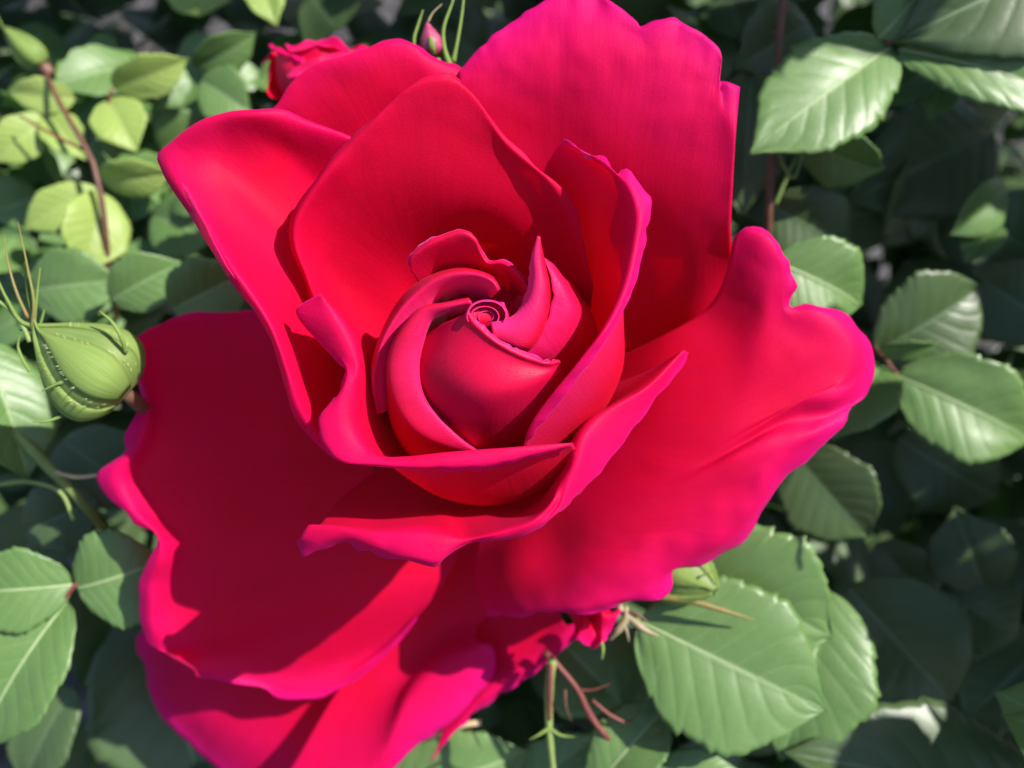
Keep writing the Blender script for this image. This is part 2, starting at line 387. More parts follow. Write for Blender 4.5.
# back, top
petal([
 [(370,220,-300),(400,210,-290),(440,200,-300),(470,200,-310)],
 [(300,140,-226),(340,110,-208),(390,90,-200),(430,95,-206),(470,120,-220)],
 [(262,118,-212),(278,106,-206),(289,88,-200),(313,68,-194),(356,55,-184),(395,43,-182),(412,47,-184),(432,60,-192),(446,66,-200),(460,70,-208),(475,85,-220)],
 [(262,118,-218),(278,106,-214),(289,87,-210),(313,67,-204),(356,53,-194),(399,39,-194),(416,45,-198),(436,58,-206),(448,63,-214),(460,68,-222),(475,85,-230)],
])
# left upper petal
petal([
 [(410,400,-340),(400,350,-340),(400,300,-330),(410,280,-320)],
 [(365,420,-260),(340,370,-220),(320,310,-190),(310,250,-190),(330,210,-215),(370,220,-240)],
 [(345,440,-200),(310,395,-140),(285,330,-105),(250,270,-95),(225,215,-108),(225,170,-125),(265,150,-132),(320,165,-170),(370,185,-200)],
 [(334,452,-160),(305,418,-112),(290,380,-86),(270,325,-66),(232,268,-60),(205,225,-78),(180,186,-96),(170,158,-112),(205,126,-98),(256,115,-92),(306,125,-122),(349,140,-150),(366,152,-165)],
 [(330,455,-160),(316,443,-142),(293,413,-112),(288,395,-98),(281,373,-92),(273,343,-82),(256,313,-72),(233,285,-68),(210,248,-74),(193,220,-92),(173,190,-108),(160,167,-122),(157,157,-124),(170,143,-117),(190,127,-107),(205,119,-101),(230,112,-96),(256,110,-96),(283,110,-106),(306,120,-126),(330,129,-141),(349,136,-152),(365,150,-168)],
 [(331,454,-163),(317,442,-146),(294,412,-116),(289,395,-102),(282,373,-96),(274,343,-86),(258,312,-73),(238,285,-62),(219,252,-60),(206,226,-68),(196,206,-78),(188,188,-90),(176,170,-110),(172,147,-120),(191,129,-111),(206,121,-105),(230,114,-100),(256,112,-100),(283,112,-110),(306,122,-130),(330,131,-145),(349,138,-156),(365,152,-172)],
], nu=80, nv=52)
# right petal
petal([
 [(600,365,-335),(580,400,-350),(545,430,-380),(490,460,-410)],
 [(660,337,-268),(665,370,-262),(650,420,-262),(610,470,-280),(560,500,-318),(480,530,-410)],
 [(706,309,-236),(735,330,-226),(745,365,-220),(735,410,-220),(700,460,-224),(655,495,-235),(610,530,-258),(560,555,-302),(510,572,-345),(474,580,-420)],
 [(727,270,-204),(750,262,-187),(768,285,-190),(780,320,-206),(820,335,-205),(842,355,-209),(838,382,-209),(808,398,-202),(792,418,-216),(770,438,-202),(735,490,-215),(700,525,-226),(655,545,-236),(618,570,-246),(568,592,-280),(520,600,-330),(480,602,-415)],
 [(732,244,-192),(748,233,-182),(762,236,-178),(776,255,-180),(785,285,-190),(786,310,-202),(805,311,-202),(838,322,-208),(860,350,-220),(858,376,-224),(842,396,-212),(826,414,-226),(812,432,-206),(780,460,-208),(755,505,-222),(715,545,-236),(678,562,-246),(645,585,-252),(590,606,-264),(545,608,-300),(515,612,-340),(484,610,-415)],
 [(734,236,-198),(745,227,-190),(760,228,-186),(773,238,-184),(780,247,-184),(781,254,-191),(789,262,-186),(790,272,-195),(797,284,-190),(791,295,-204),(789,309,-212),(801,304,-210),(821,306,-212),(841,311,-222),(858,326,-238),(871,349,-252),(873,373,-256),(865,396,-246),(852,408,-232),(848,419,-224),(828,439,-228),(811,458,-232),(788,476,-240),(768,501,-250),(752,532,-260),(725,554,-266),(699,567,-266),(674,570,-262),(672,590,-264),(660,599,-266),(635,601,-270),(612,607,-272),(582,614,-276),(562,612,-286),(545,612,-304),(518,616,-342),(486,614,-418)],
], nu=110, nv=60, wr=3.0)
# left lower petal
petal([
 [(420,420,-470),(380,450,-457),(380,500,-453),(430,520,-470),(480,500,-495)],
 [(340,380,-427),(270,400,-415),(240,440,-409),(240,500,-409),(250,560,-421),(290,600,-447),(350,605,-472),(448,575,-476)],
 [(310,350,-411),(250,345,-399),(195,345,-389),(165,365,-381),(165,400,-375),(160,440,-369),(145,480,-365),(165,515,-369),(185,550,-383),(175,600,-405),(190,635,-428),(240,655,-491),(300,668,-511),(362,655,-525),(428,604,-480)],
 [(300,330,-401),(253,316,-381),(190,318,-367),(140,340,-355),(138,366,-351),(148,402,-341),(134,450,-333),(112,478,-335),(128,505,-337),(160,538,-333),(150,590,-366),(154,635,-396),(205,670,-472),(256,680,-502),(316,690,-518),(378,656,-516),(418,615,-483)],
 [(300,330,-403),(253,312,-381),(225,311,-373),(190,312,-367),(165,322,-361),(140,335,-357),(128,345,-355),(132,365,-354),(139,390,-351),(143,403,-343),(135,419,-337),(125,436,-337),(124,453,-338),(110,463,-341),(98,473,-347),(100,489,-350),(113,504,-347),(127,512,-342),(137,525,-339),(150,528,-336),(158,536,-335),(147,562,-354),(140,579,-366),(138,599,-380),(142,629,-399),(150,645,-410),(170,656,-417),(187,665,-420),(207,679,-482),(233,684,-489),(256,686,-497),(276,697,-510),(311,698,-518),(328,695,-522),(349,683,-528),(380,659,-520),(405,635,-502),(418,614,-484)],
], nu=110, nv=56, wr=3.0)
# lowest petals
petal([
 [(400,480,-590),(450,480,-590),(500,490,-590)],
 [(260,600,-572),(290,650,-599),(330,680,-603),(370,670,-607)],
 [(175,620,-601),(185,670,-616),(220,715,-620),(270,745,-626),(320,740,-632),(350,720,-636)],
 [(139,632,-646),(135,643,-653),(143,662,-661),(150,695,-665),(160,715,-667),(187,742,-673),(217,768,-677),(245,790,-683),(290,800,-689),(330,790,-695),(360,765,-701)],
], wr=1.6)
petal([
 [(440,480,-535),(490,480,-535),(540,500,-535)],
 [(380,620,-537),(440,600,-527),(500,580,-515),(545,570,-510)],
 [(322,715,-544),(360,700,-540),(410,670,-536),(450,640,-531),(478,625,-523)],
 [(285,775,-534),(330,780,-516),(372,766,-502),(412,700,-496),(455,661,-494),(484,643,-498)],
 [(272,780,-536),(312,806,-530),(360,800,-524),(399,763,-520),(423,742,-518),(456,719,-514),(473,699,-512),(494,675,-510),(496,658,-508),(493,646,-505),(485,641,-504)],
], wr=1.6)
petal([
 [(470,500,-540),(520,500,-540),(570,510,-540)],
 [(450,690,-540),(490,660,-530),(530,635,-518),(560,610,-506)],
 [(440,740,-530),(485,695,-510),(515,675,-506),(545,655,-502),(570,625,-489)],
 [(430,762,-536),(455,732,-526),(483,707,-522),(512,688,-516),(539,669,-512),(569,645,-505),(585,622,-490),(590,610,-486)],
], wr=1.6)
# crumpled little petal under the right petal
petal([
 [(560,600,-385),(580,595,-385),(600,595,-385)],
 [(575,628,-370),(585,620,-358),(594,628,-372),(603,615,-354),(612,612,-366)],
 [(567,643,-370),(578,640,-354),(592,648,-366),(603,642,-350),(610,632,-364),(619,614,-356),(620,607,-362)],
], wr=6, nu=40, nv=30)
# inner back petal, broad and only slightly concave
petal([
 [(440,370,-330),(440,320,-330),(460,300,-325),(490,300,-325),(510,330,-330)],
 [(420,380,-300),(395,310,-250),(390,250,-195),(430,205,-150),(480,210,-160),(520,245,-195),(545,300,-240)],
 [(395,395,-270),(355,320,-216),(325,255,-165),(330,210,-134),(375,165,-110),(435,120,-90),(480,140,-106),(525,180,-138),(555,225,-168),(572,280,-202),(582,320,-230)],
 [(368,404,-240),(342,362,-200),(307,280,-142),(293,230,-116),(313,190,-102),(362,134,-84),(425,83,-70),(450,82,-72),(508,145,-106),(558,193,-136),(583,258,-168),(603,330,-205)],
 [(365,405,-244),(340,365,-210),(318,325,-186),(303,280,-158),(290,245,-140),(288,225,-132),(295,208,-124),(306,193,-116),(329,160,-104),(356,132,-91),(399,97,-78),(423,77,-73),(436,73,-71),(453,76,-74),(473,97,-86),(512,143,-108),(540,170,-124),(564,192,-137),(576,213,-146),(587,256,-168),(598,300,-188),(606,330,-207)],
], nu=80, nv=52, wr=1.8, mats=PETR)
# outer front petal with a long rolled lip
petal([
 [(430,430,-390),(480,440,-400),(520,430,-400),(560,400,-390)],
 [(345,495,-255),(390,500,-255),(440,503,-252),(490,505,-248),(530,495,-242),(560,465,-238),(580,430,-232),(605,400,-224),(640,375,-214)],
 [(316,526,-116),(339,526,-110),(373,529,-106),(423,528,-100),(443,531,-98),(463,537,-98),(490,532,-95),(512,526,-92),(535,517,-89),(552,502,-88),(560,482,-100),(569,465,-102),(573,445,-104),(589,421,-115),(609,408,-120),(639,391,-134),(672,361,-152),(682,351,-158)],
 [(309,525,-108),(339,527,-100),(373,532,-94),(423,536,-89),(445,541,-88),(463,540,-92),(490,535,-88),(512,529,-85),(537,520,-82),(556,506,-91),(568,482,-93),(578,462,-96),(584,442,-99),(600,422,-112),(620,407,-120),(648,388,-133),(675,361,-151),(684,350,-157)],
 [(300,538,-114),(318,541,-110),(345,536,-100),(373,545,-94),(400,553,-90),(425,559,-88),(438,561,-89),(450,551,-92),(469,541,-94),(490,538,-91),(512,535,-88),(536,526,-86),(555,514,-86),(570,498,-100),(596,470,-119),(615,445,-128),(638,415,-139),(664,383,-152),(683,357,-159),(687,352,-159)],
 [(297,542,-124),(300,550,-130),(303,558,-132),(313,552,-128),(323,550,-124),(335,545,-120),(346,541,-115),(353,546,-115),(356,550,-115),(371,552,-110),(379,556,-108),(389,558,-104),(405,560,-102),(420,564,-100),(436,566,-101),(446,557,-100),(456,549,-100),(469,543,-101),(490,541,-99),(512,539,-97),(535,531,-96),(552,518,-97),(569,504,-110),(585,487,-124),(602,470,-130),(612,456,-135),(622,444,-138),(634,427,-143),(645,414,-148),(656,398,-153),(669,384,-160),(679,370,-164),(685,360,-165),(689,352,-162)],
], nu=120, nv=60, wr=1.3, rimj=1.0, mats=PETL)
# petal that wraps the right side of the heart
petal([
 [(520,330,-340),(545,345,-335),(560,370,-335),(550,400,-335),(520,420,-335)],
 [(548,245,-235),(576,235,-200),(594,235,-162),(605,245,-140),(612,272,-122),(618,302,-108),(622,333,-104),(623,365,-114),(612,395,-130),(595,420,-148),(572,447,-170),(550,470,-192),(530,480,-214)],
 [(541,185,-178),(553,165,-156),(574,158,-134),(600,168,-114),(618,186,-98),(628,215,-86),(626,253,-70),(620,287,-56),(611,313,-42),(598,337,-35),(584,356,-38),(567,378,-48),(545,405,-66),(530,428,-86),(524,446,-108),(522,460,-134)],
 [(540,180,-178),(549,162,-154),(563,146,-128),(584,152,-106),(604,164,-92),(627,186,-78),(638,212,-68),(635,250,-58),(627,284,-46),(616,312,-34),(602,335,-26),(588,353,-30),(571,374,-40),(548,402,-59),(532,426,-80),(525,444,-104),(523,460,-132)],
 [(540,180,-180),(549,162,-156),(560,145,-134),(566,141,-122),(577,147,-112),(588,159,-108),(600,154,-102),(610,166,-92),(616,176,-94),(624,168,-88),(636,178,-84),(645,190,-84),(651,200,-82),(652,214,-80),(646,226,-76),(648,238,-74),(642,253,-68),(634,286,-56),(622,313,-42),(609,337,-35),(596,355,-38),(580,376,-48),(557,404,-65),(538,428,-85),(528,446,-108),(524,460,-134)],
], nu=100, nv=56, wr=1.2, mats=PETL)
# front petal with rolled lip (left flap, then the long straight rim)
petal([
 [(440,380,-340),(440,420,-340),(470,440,-340),(510,440,-340),(540,420,-340)],
 [(345,318,-150),(368,355,-158),(378,395,-164),(382,430,-168),(392,458,-168),(412,478,-168),(435,494,-172),(470,504,-180),(520,500,-180),(555,484,-170),(577,457,-152)],
 [(324,297,-74),(337,313,-74),(354,346,-78),(359,369,-80),(355,389,-79),(351,413,-77),(355,433,-77),(367,449,-75),(386,457,-73),(403,457,-71),(443,453,-67),(480,450,-65),(512,448,-67),(545,445,-73),(573,443,-82)],
 [(322,295,-71),(329,315,-70),(344,347,-74),(354,370,-77),(346,391,-72),(339,414,-70),(343,435,-70),(356,452,-69),(381,460,-67),(403,460,-65),(445,457,-61),(480,454,-60),(512,450,-62),(545,447,-69),(573,444,-80)],
 [(322,294,-72),(300,314,-84),(320,342,-87),(347,370,-78),(336,398,-74),(321,416,-74),(321,433,-74),(330,449,-71),(338,458,-69),(379,465,-66),(403,467,-64),(456,466,-61),(489,464,-61),(512,459,-63),(545,451,-70),(572,446,-82)],
 [(322,294,-74),(297,314,-90),(306,326,-93),(319,343,-94),(334,358,-92),(346,371,-84),(340,385,-84),(339,393,-82),(331,401,-80),(328,409,-82),(319,416,-83),(320,425,-85),(318,433,-84),(328,450,-80),(331,456,-80),(338,461,-78),(355,464,-76),(379,467,-74),(403,469,-73),(430,469,-73),(456,470,-72),(489,469,-72),(512,462,-71),(545,453,-77),(572,447,-87)],
], nu=90, nv=56, wr=1.2, mats=PETL)
# floppy petal behind the heart
petal([
 [(440,310,-188),(470,300,-188),(500,300,-178),(515,310,-158)],
 [(420,285,-130),(445,266,-118),(475,270,-115),(500,276,-110),(518,295,-103)],
 [(412,272,-106),(411,260,-92),(424,248,-82),(446,237,-76),(462,233,-74),(475,240,-76),(481,254,-82),(487,263,-84),(501,263,-80),(515,271,-75),(526,286,-72),(532,298,-74)],
 [(412,275,-110),(409,259,-96),(422,245,-87),(444,233,-81),(462,229,-79),(477,237,-81),(482,251,-86),(487,260,-88),(501,260,-85),(516,268,-80),(528,284,-76),(533,297,-78)],
], nu=56, nv=36, wr=1.2, mats=PETB)
# convex side of an inner petal, right of the heart
petal([
 [(530,420,-228),(590,390,-228),(600,330,-218),(576,285,-208)],
 [(520,400,-148),(570,380,-148),(591,328,-136),(566,280,-122)],
 [(512,380,-108),(558,362,-104),(580,318,-92),(558,270,-82)],
 [(508,365,-83),(550,350,-78),(570,312,-68),(553,264,-62)],
 [(505,350,-72),(535,335,-68),(552,300,-60),(544,258,-54)],
], inner='away', nu=40, nv=30, wr=0.8)
# outer left arc of the heart
petal([
 [(450,310,-278),(420,350,-278),(420,400,-278)],
 [(492,274,-118),(452,270,-123),(410,290,-130),(380,340,-143),(374,385,-163),(380,430,-188)],
 [(500,289,-68),(496,281,-66),(481,273,-68),(458,271,-72),(433,277,-78),(412,292,-88),(393,315,-96),(377,346,-108),(370,375,-126),(376,415,-156)],
 [(499,290,-56),(495,283,-53),(481,275,-55),(458,273,-58),(435,280,-64),(415,295,-71),(396,317,-78),(380,348,-89),(373,377,-106),(378,414,-136)],
 [(497,292,-57),(494,286,-55),(481,279,-58),(458,278,-62),(437,285,-68),(419,299,-75),(400,320,-83),(385,350,-94),(377,379,-111),(380,413,-139)],
 [(495,294,-62),(492,289,-62),(480,283,-67),(459,283,-73),(441,290,-79),(425,304,-86),(407,325,-94),(392,354,-105),(384,381,-122),(384,412,-144)],
 [(488,300,-108),(458,298,-123),(432,320,-133),(412,352,-146),(396,400,-163)],
], nu=60, nv=54, wr=0.9, inner='away', mats=PETH)
# left lip of the heart
petal([
 [(440,320,-248),(420,380,-263),(440,430,-263),(480,450,-263)],
 [(442,304,-118),(414,316,-133),(397,345,-138),(390,385,-148),(392,425,-162),(410,455,-176),(452,473,-186)],
 [(468,298,-62),(443,303,-68),(422,307,-75),(402,327,-82),(391,348,-90),(387,370,-98),(391,396,-106),(413,432,-118),(455,452,-130),(475,456,-136)],
 [(469,299,-47),(443,304,-49),(423,308,-53),(404,328,-59),(393,348,-67),(389,370,-75),(393,395,-85),(415,430,-99),(455,449,-114),(475,454,-122)],
 [(471,301,-44),(446,306,-46),(428,312,-51),(412,333,-58),(403,356,-67),(402,381,-76),(413,408,-88),(435,431,-100),(461,447,-111),(476,452,-118)],
 [(472,304,-48),(450,309,-51),(433,317,-58),(422,340,-68),(417,365,-76),(422,395,-86),(443,423,-99),(465,443,-110),(477,451,-118)],
 [(471,307,-66),(450,312,-80),(433,322,-93),(423,345,-104),(418,369,-112),(423,398,-120),(445,427,-118),(477,450,-138)],
 [(470,312,-98),(446,326,-128),(430,348,-143),(425,385,-150),(448,426,-160),(480,452,-168)],
], nu=70, nv=56, wr=0.9, inner='away', mats=PETH)
# smooth front of the heart
petal([
 [(404,350,-208),(404,400,-208),(430,450,-203),(490,470,-206),(545,452,-206),(588,400,-210)],
 [(410,338,-122),(408,385,-117),(441,420,-115),(485,436,-120),(530,426,-125),(574,390,-140)],
 [(442,324,-72),(444,360,-63),(484,391,-53),(518,389,-55),(543,381,-63),(563,372,-80)],
 [(464,314,-48),(469,326,-46),(479,336,-45),(494,347,-46),(509,356,-50),(529,364,-56),(549,367,-62),(560,364,-70)],
 [(467,311,-43),(472,321,-41),(482,331,-40),(496,342,-41),(511,351,-45),(530,359,-51),(550,363,-58),(560,361,-65)],
 [(470,310,-45),(476,319,-43),(485,327,-43),(498,337,-44),(513,347,-48),(531,355,-55),(549,360,-63),(558,359,-70)],
], nu=56, nv=44, wr=0.8, inner='away', mats=PETB)
# curled petal with a pointed tip, right of the eye
petal([
 [(515,345,-168),(540,335,-168),(548,300,-158),(545,262,-148)],
 [(502,350,-88),(526,350,-100),(545,322,-104),(549,294,-100),(544,260,-78)],
 [(502,346,-60),(527,350,-66),(546,322,-66),(550,294,-60),(543,256,-46),(540,238,-36)],
 [(493,338,-46),(522,345,-50),(541,320,-48),(546,292,-44),(541,256,-38),(540,237,-33)],
 [(492,330,-43),(515,331,-42),(533,310,-40),(538,285,-38),(537,255,-35),(538,236,-32)],
 [(491,323,-47),(510,320,-46),(526,304,-45),(532,278,-43),(533,254,-38),(537,237,-34)],
 [(494,326,-64),(508,322,-74),(521,306,-84),(527,284,-84),(531,264,-76),(536,246,-56)],
], nu=44, nv=50, wr=0.6, inner='away', mats=PETH)
# the tight eye: three nested scrolls
for r0, r1, a0, a1, hh, cx, cy in ((21, 17, -205, 30, -40, 488, 315), (15, 12, -170, 75, -46, 485.5, 317.5), (8.5, 6, -215, 60, -50, 486.5, 317)):
    top = []; mid = []; low = []
    for k in range(15):
        f = k / 14; a = math.radians(a0 + (a1 - a0) * f); r = r0 + (r1 - r0) * f + 0.5 * math.sin(5 * f + a0)
        top.append((cx + r * math.cos(a), cy + r * 0.74 * math.sin(a), hh - 3 * f))
        mid.append((cx + (r + 1.5) * math.cos(a), cy + (r + 1.5) * 0.74 * math.sin(a), hh - 5 - 3 * f))
        low.append((cx + (r + 3.5) * math.cos(a), cy + 2 + (r + 3.5) * 0.74 * math.sin(a), hh - 50))
    petal([low, mid, top], nu=44, nv=18, wr=0.4, rimj=0.3, th=1.1, inner='away', mats=PETH)
petal([[(440,372,-130),(545,372,-130)],[(446,330,-92),(540,330,-92)],[(452,286,-125),(534,286,-125)]], nu=20, nv=16, wr=0.5, rimj=0.2, inner='away', mats=PETB)
petal([[(462,336,-66),(512,336,-66)],[(466,320,-52),(510,320,-58)],[(470,304,-56),(504,302,-56)]], nu=16, nv=16, wr=0.5, rimj=0.2, inner='away', mats=PETB)
# stem under the bloom, and its hip
tube('stem', [(500, 440, -440), (498, 450, -500), (500, 470, -760), (520, 470, -1300), (540, 430, -3200)], [40, 26, 22, 24, 40], STEM_GREEN, ROSE, sides=14)

# ------------------------------------------------------------------ leaves
def leaf_grid(b, t, width, roll=0, fold=0.26, curl=0.10, ns=64, nj=9, teeth=12, tooth=0.07, twist=0, shape=0.82, quilt=0.0030, seed=0, world=False, bend=0.0, face=None):
    b, t = (np.asarray(b, float), np.asarray(t, float)) if world else (P(b), P(t))
    a = t - b; Ln = np.linalg.norm(a); a = a / Ln
    view = CAM - (b + t) / 2 if face is None else face; view = view / np.linalg.norm(view)
    n0 = view - (view @ a) * a; n0 /= np.linalg.norm(n0); s0 = np.cross(a, n0)
    s = np.linspace(0, 1, ns); js = np.linspace(-1, 1, 2 * nj + 1)
    S, J = np.meshgrid(s, js, indexing='ij'); aj = np.abs(J)
    w = np.sin(np.pi * np.clip(S, 0, 1) ** shape) ** (0.60 + 0.42 * S)
    w = w * (1 - 0.30 * np.clip((S - 0.72) / 0.28, 0, 1) ** 2 * 1.0)
    ph = (S * teeth) % 1.0
    w = w * (1 + 0.035 * np.sin(S * 19 + seed) * (aj > 0.5)) * (1 + tooth * (ph ** 0.8 - 0.5) * (0.7 + 0.6 * np.sin(S * 41 + 2 * seed + J)) * (S > 0.06) * (S < 0.985)) * width / 2
    along = S + 0.02 * aj * 0 + aj ** 2 * 0.06 * np.sin(np.pi * S)
    roll_ = np.radians(roll + twist * (S - 0.5))
    nn = np.cos(roll_)[..., None] * n0 + np.sin(roll_)[..., None] * s0
    ss = np.cos(roll_)[..., None] * s0 - np.sin(roll_)[..., None] * n0
    ph2 = (along - 0.26 * aj) * 8
    q = quilt * Ln * (np.abs(np.sin(np.pi * ph2)) - 0.5) * np.clip(aj * 5, 0, 1) * np.clip((1 - aj) * 3, 0, 1)
    wob = vnoise(np.stack([S * 3.2, J * 1.6, 0 * S + seed * 1.7], -1), seed)
    z = fold * aj * w - curl * Ln * (2 * S - 1) ** 2 + q + 0.030 * Ln * wob * aj + curl * Ln * 0.4
    z = z - 0.10 * w * aj ** 3
    G = b + (along * Ln)[..., None] * a + (w * J)[..., None] * ss + z[..., None] * nn
    side = (bend * Ln * 4 * S * (1 - S))
    G = G + side[..., None] * s0
    uv = np.stack([aj, along - 0.26 * aj + 0.0], -1)
    return G, uv, Ln

def leaflet(parent, b, t, width, roll=0, mat=LEAF, label=None, midrib=False, **kw):
    """width in picture units at the leaf's own distance"""
    leaflet.k += 1
    dm = D0 - (b[2] + t[2]) / 2 * U
    G, uv, Ln = leaf_grid(b, t, width * dm * 2 * HALF / 1024, roll, seed=leaflet.k, **kw)
    n = grid_normals(G); view = CAM - G.reshape(-1, 3).mean(0)
    flip = (n.reshape(-1, 3).mean(0) @ view) < 0
    o = sheet('leaflet', G, 0.00035, [mat], parent, flip, uv)
    if label: o['label'] = label
    if midrib:
        c = G[:, G.shape[1] // 2]; nn = n[:, G.shape[1] // 2] * (-1 if flip else 1)
        c = c + nn * 0.00012
        k = [0, 8, 16, 24, 32, 40, 48, 54]
        tube('midrib', c[k], np.linspace(0.00042, 0.00010, len(k)), RIB, o, sides=6, n=40, world=True)
    return o
leaflet.k = 0
RIB = plain_mat('leaf_rib_pale', (0.20, 0.28, 0.12), (0.28, 0.34, 0.17), 300)

def leaf(label, parts, stalk=None, mat=LEAF, stalk_mat=STEM_GREEN, group='rose leaves around the bloom', name='rose_leaf', stalk_r=4):
    o0 = stalk[0] if stalk else parts[0][0]
    r = thing(name, label, 'leaf', P(o0), group)
    for p in parts:
        kw = dict(p[4]) if len(p) > 4 else {}
        kw.setdefault('mat', mat)
        leaflet(r, p[0], p[1], p[2], p[3] if len(p) > 3 else 0, **kw)
    if stalk: tube('leafstalk', stalk, np.linspace(stalk_r, stalk_r * 0.7, len(stalk)), stalk_mat, r, sides=8)
    return r

# right, upper
leaf('pair of big pale sunlit toothed leaves with a small one at top right', [
  ((894,43,-480),(752,150,-430),112,10,dict(midrib=True, tooth=0.10, curl=0.06, fold=0.10)),
  ((901,46,-470),(1092,104,-440),72,-22,dict(midrib=True, tooth=0.10, quilt=0.005)),
  ((880,38,-480),(932,-22,-450),66,10,dict(midrib=True)),
 ], stalk=[(960,-20,-560),(905,25,-500),(893,43,-480),(885,42,-478)], stalk_mat=STEM_RED)
leaf('large shaded leaf hanging in at the top right corner', [((1130,-66,-440),(900,38,-450),150,6,dict(midrib=True, fold=0.25))], mat=LEAF_SHADE, stalk=[(1180,-90,-450),(1130,-66,-440)])
leaf('yellowing leaf behind the small top right leaf', [((945,-15,-540),(893,40,-520),46,0)], mat=LEAF_YELLOW)
leaf('small dark leaf below the largest pale top right leaf', [((806,142,-560),(884,172,-560),68,35,dict(fold=0.3))], mat=LEAF, stalk=[(775,205,-600),(790,170,-580),(806,142,-560)])
leaf('small pale lit leaf between the two toothed top right leaves', [((940,60,-620),(876,108,-600),46,20),((945,70,-620),(930,118,-590),40,-10)])
leaf('half lit leaf beside the right edge of the bloom', [((778,262,-480),(866,305,-520),92,-12,dict(midrib=True))], mat=LEAF)
leaf('three part leaf at right with one big sunlit leaflet', [
  ((899,376,-600),(1040,442,-580),104,-6,dict(midrib=True)),
  ((878,352,-620),(985,285,-600),104,20,dict(mat=LEAF_SHADE)),
  ((884,362,-620),(832,438,-560),76,15),
  ((880,350,-600),(940,345,-590),30,50),
 ], stalk=[(860,330,-660),(880,353,-620),(899,376,-600)], stalk_mat=STEM_RED)
leaf('lit leaf fragment by the right edge above the shaded leaves', [((1010,185,-700),(952,235,-680),52,-30),((1000,225,-700),(965,262,-690),40,30)], mat=LEAF)
leaf('shaded leaf cut by the right edge above the three part leaf', [((1050,260,-760),(960,215,-740),100,10)], mat=LEAF_SHADE)
leaf('broad shaded leaf in the gap below the top right leaves', [((1000,130,-900),(850,200,-860),120,0)], mat=LEAF_SHADE)
leaf('shaded leaf reaching the right edge level with the heart', [((1060,330,-700),(965,270,-760),90,0)], mat=LEAF_SHADE)
leaf('dim leaf behind the dark red stem at the top', [((812,22,-720),(738,66,-700),84,0)], mat=LEAF_SHADE)
leaf('long dim leaf between the tall back petal and the dark red stem', [((752,70,-700),(742,215,-680),84,0)], mat=LEAF_SHADE)
leaf('dim leaf beside the dark red stem above the half lit leaf', [((770,205,-640),(850,248,-660),84,0)], mat=LEAF_SHADE)
# right, lower
leaf('big glossy green leaf with pale midrib under the lower right of the bloom', [((640,622,-440),(828,712,-400),168,4,dict(midrib=True, ns=90, nj=12, curl=0.05, fold=0.14))], stalk=[(600,590,-470),(640,622,-440)])
leaf('light green leaf behind the big glossy leaf, its toothed edge at right', [((680,560,-480),(836,640,-450),150,6,dict(midrib=True, tooth=0.09, ns=90))])
leaf('pale lit leaf hanging point down behind the big glossy leaf', [((830,590,-520),(782,762,-470),128,-14,dict(midrib=True, tooth=0.08))])
leaf('wide dark leaf along the bottom edge at right', [((1060,810,-480),(790,752,-440),150,8,dict(fold=0.2))], mat=LEAF_SHADE)
leaf('round dark leaf near the right edge with a lit rim', [((985,595,-760),(955,508,-740),82,0)], mat=LEAF_SHADE)
leaf('oval shaded leaf left of the round dark leaf', [((878,545,-800),(936,608,-780),66,0)], mat=LEAF_SHADE)
leaf('shaded leaf with a sun fleck near the right edge', [((940,590,-780),(1020,640,-760),90,-5)], mat=LEAF_SHADE)
leaf('dark leaf cut by the right edge near the bottom', [((1050,640,-760),(965,720,-740),110,0)], mat=LEAF_SHADE)
leaf('large dim leaf right of the pale hanging leaf', [((850,590,-700),(955,705,-680),140,0)], mat=LEAF_SHADE)
leaf('dim leaf under the right tip of the bloom', [((790,450,-700),(870,540,-700),95,10)], mat=LEAF_SHADE)
leaf('dim leaf between the oval leaf and the big sunlit leaflet', [((900,440,-820),(1000,500,-800),90,10)], mat=LEAF_SHADE)
leaf('small lit leaf on the bottom edge left of the big glossy leaf', [((592,790,-470),(672,700,-480),72,-8,dict(midrib=True)),((640,790,-460),(740,770,-450),60,0)])
leaf('narrow lit leaf beside the red stem under the bloom', [((628,630,-560),(668,722,-540),74,-10)])
leaf('soft green leaf behind the red stem under the bloom', [((560,640,-640),(624,706,-620),100,0)])
leaf('light green leaf on the bottom edge beside the lowest petals', [((380,800,-640),(530,752,-630),92,10,dict(midrib=True)),((500,800,-650),(600,735,-650),60,10)])
# left, lower
leaf('three part green leaf at the lower left edge', [
  ((70,586,-440),(-40,592,-420),84,-10,dict(midrib=True, tooth=0.07)),
  ((76,590,-440),(165,560,-450),104,12,dict(midrib=True, tooth=0.07)),
  ((62,602,-440),(-28,752,-410),104,24,dict(midrib=True, tooth=0.07)),
 ], stalk=[(110,545,-520),(76,584,-445),(62,602,-440)], stalk_mat=STEM_RED)
leaf('large dim leaf below the left lower petal', [((150,600,-900),(205,800,-880),160,8,dict(midrib=True))], mat=LEAF_SHADE)
leaf('dark leaf behind the three part leaf at lower left', [((95,500,-560),(20,535,-560),70,0)], mat=LEAF_SHADE)
leaf('dim leaf in the bottom left corner', [((70,690,-700),(20,790,-700),70,30)], mat=LEAF_SHADE)
leaf('shaded leaf at the left edge below the big green bud', [((-20,340,-420),(30,480,-440),90,-20)], mat=LEAF)
leaf('half shaded leaf behind the top of the big green bud', [((30,290,-640),(120,280,-640),76,0)], mat=LEAF)
leaf('shaded leaf between the big green bud and the bloom', [((110,300,-560),(180,262,-560),60,0)], mat=LEAF)
leaf('leaf shaded by the upper left petal', [((170,310,-520),(250,270,-500),76,10)], mat=LEAF)
leaf('dim leaf under the big green bud', [((60,440,-620),(150,500,-620),84,0)], mat=LEAF_SHADE)
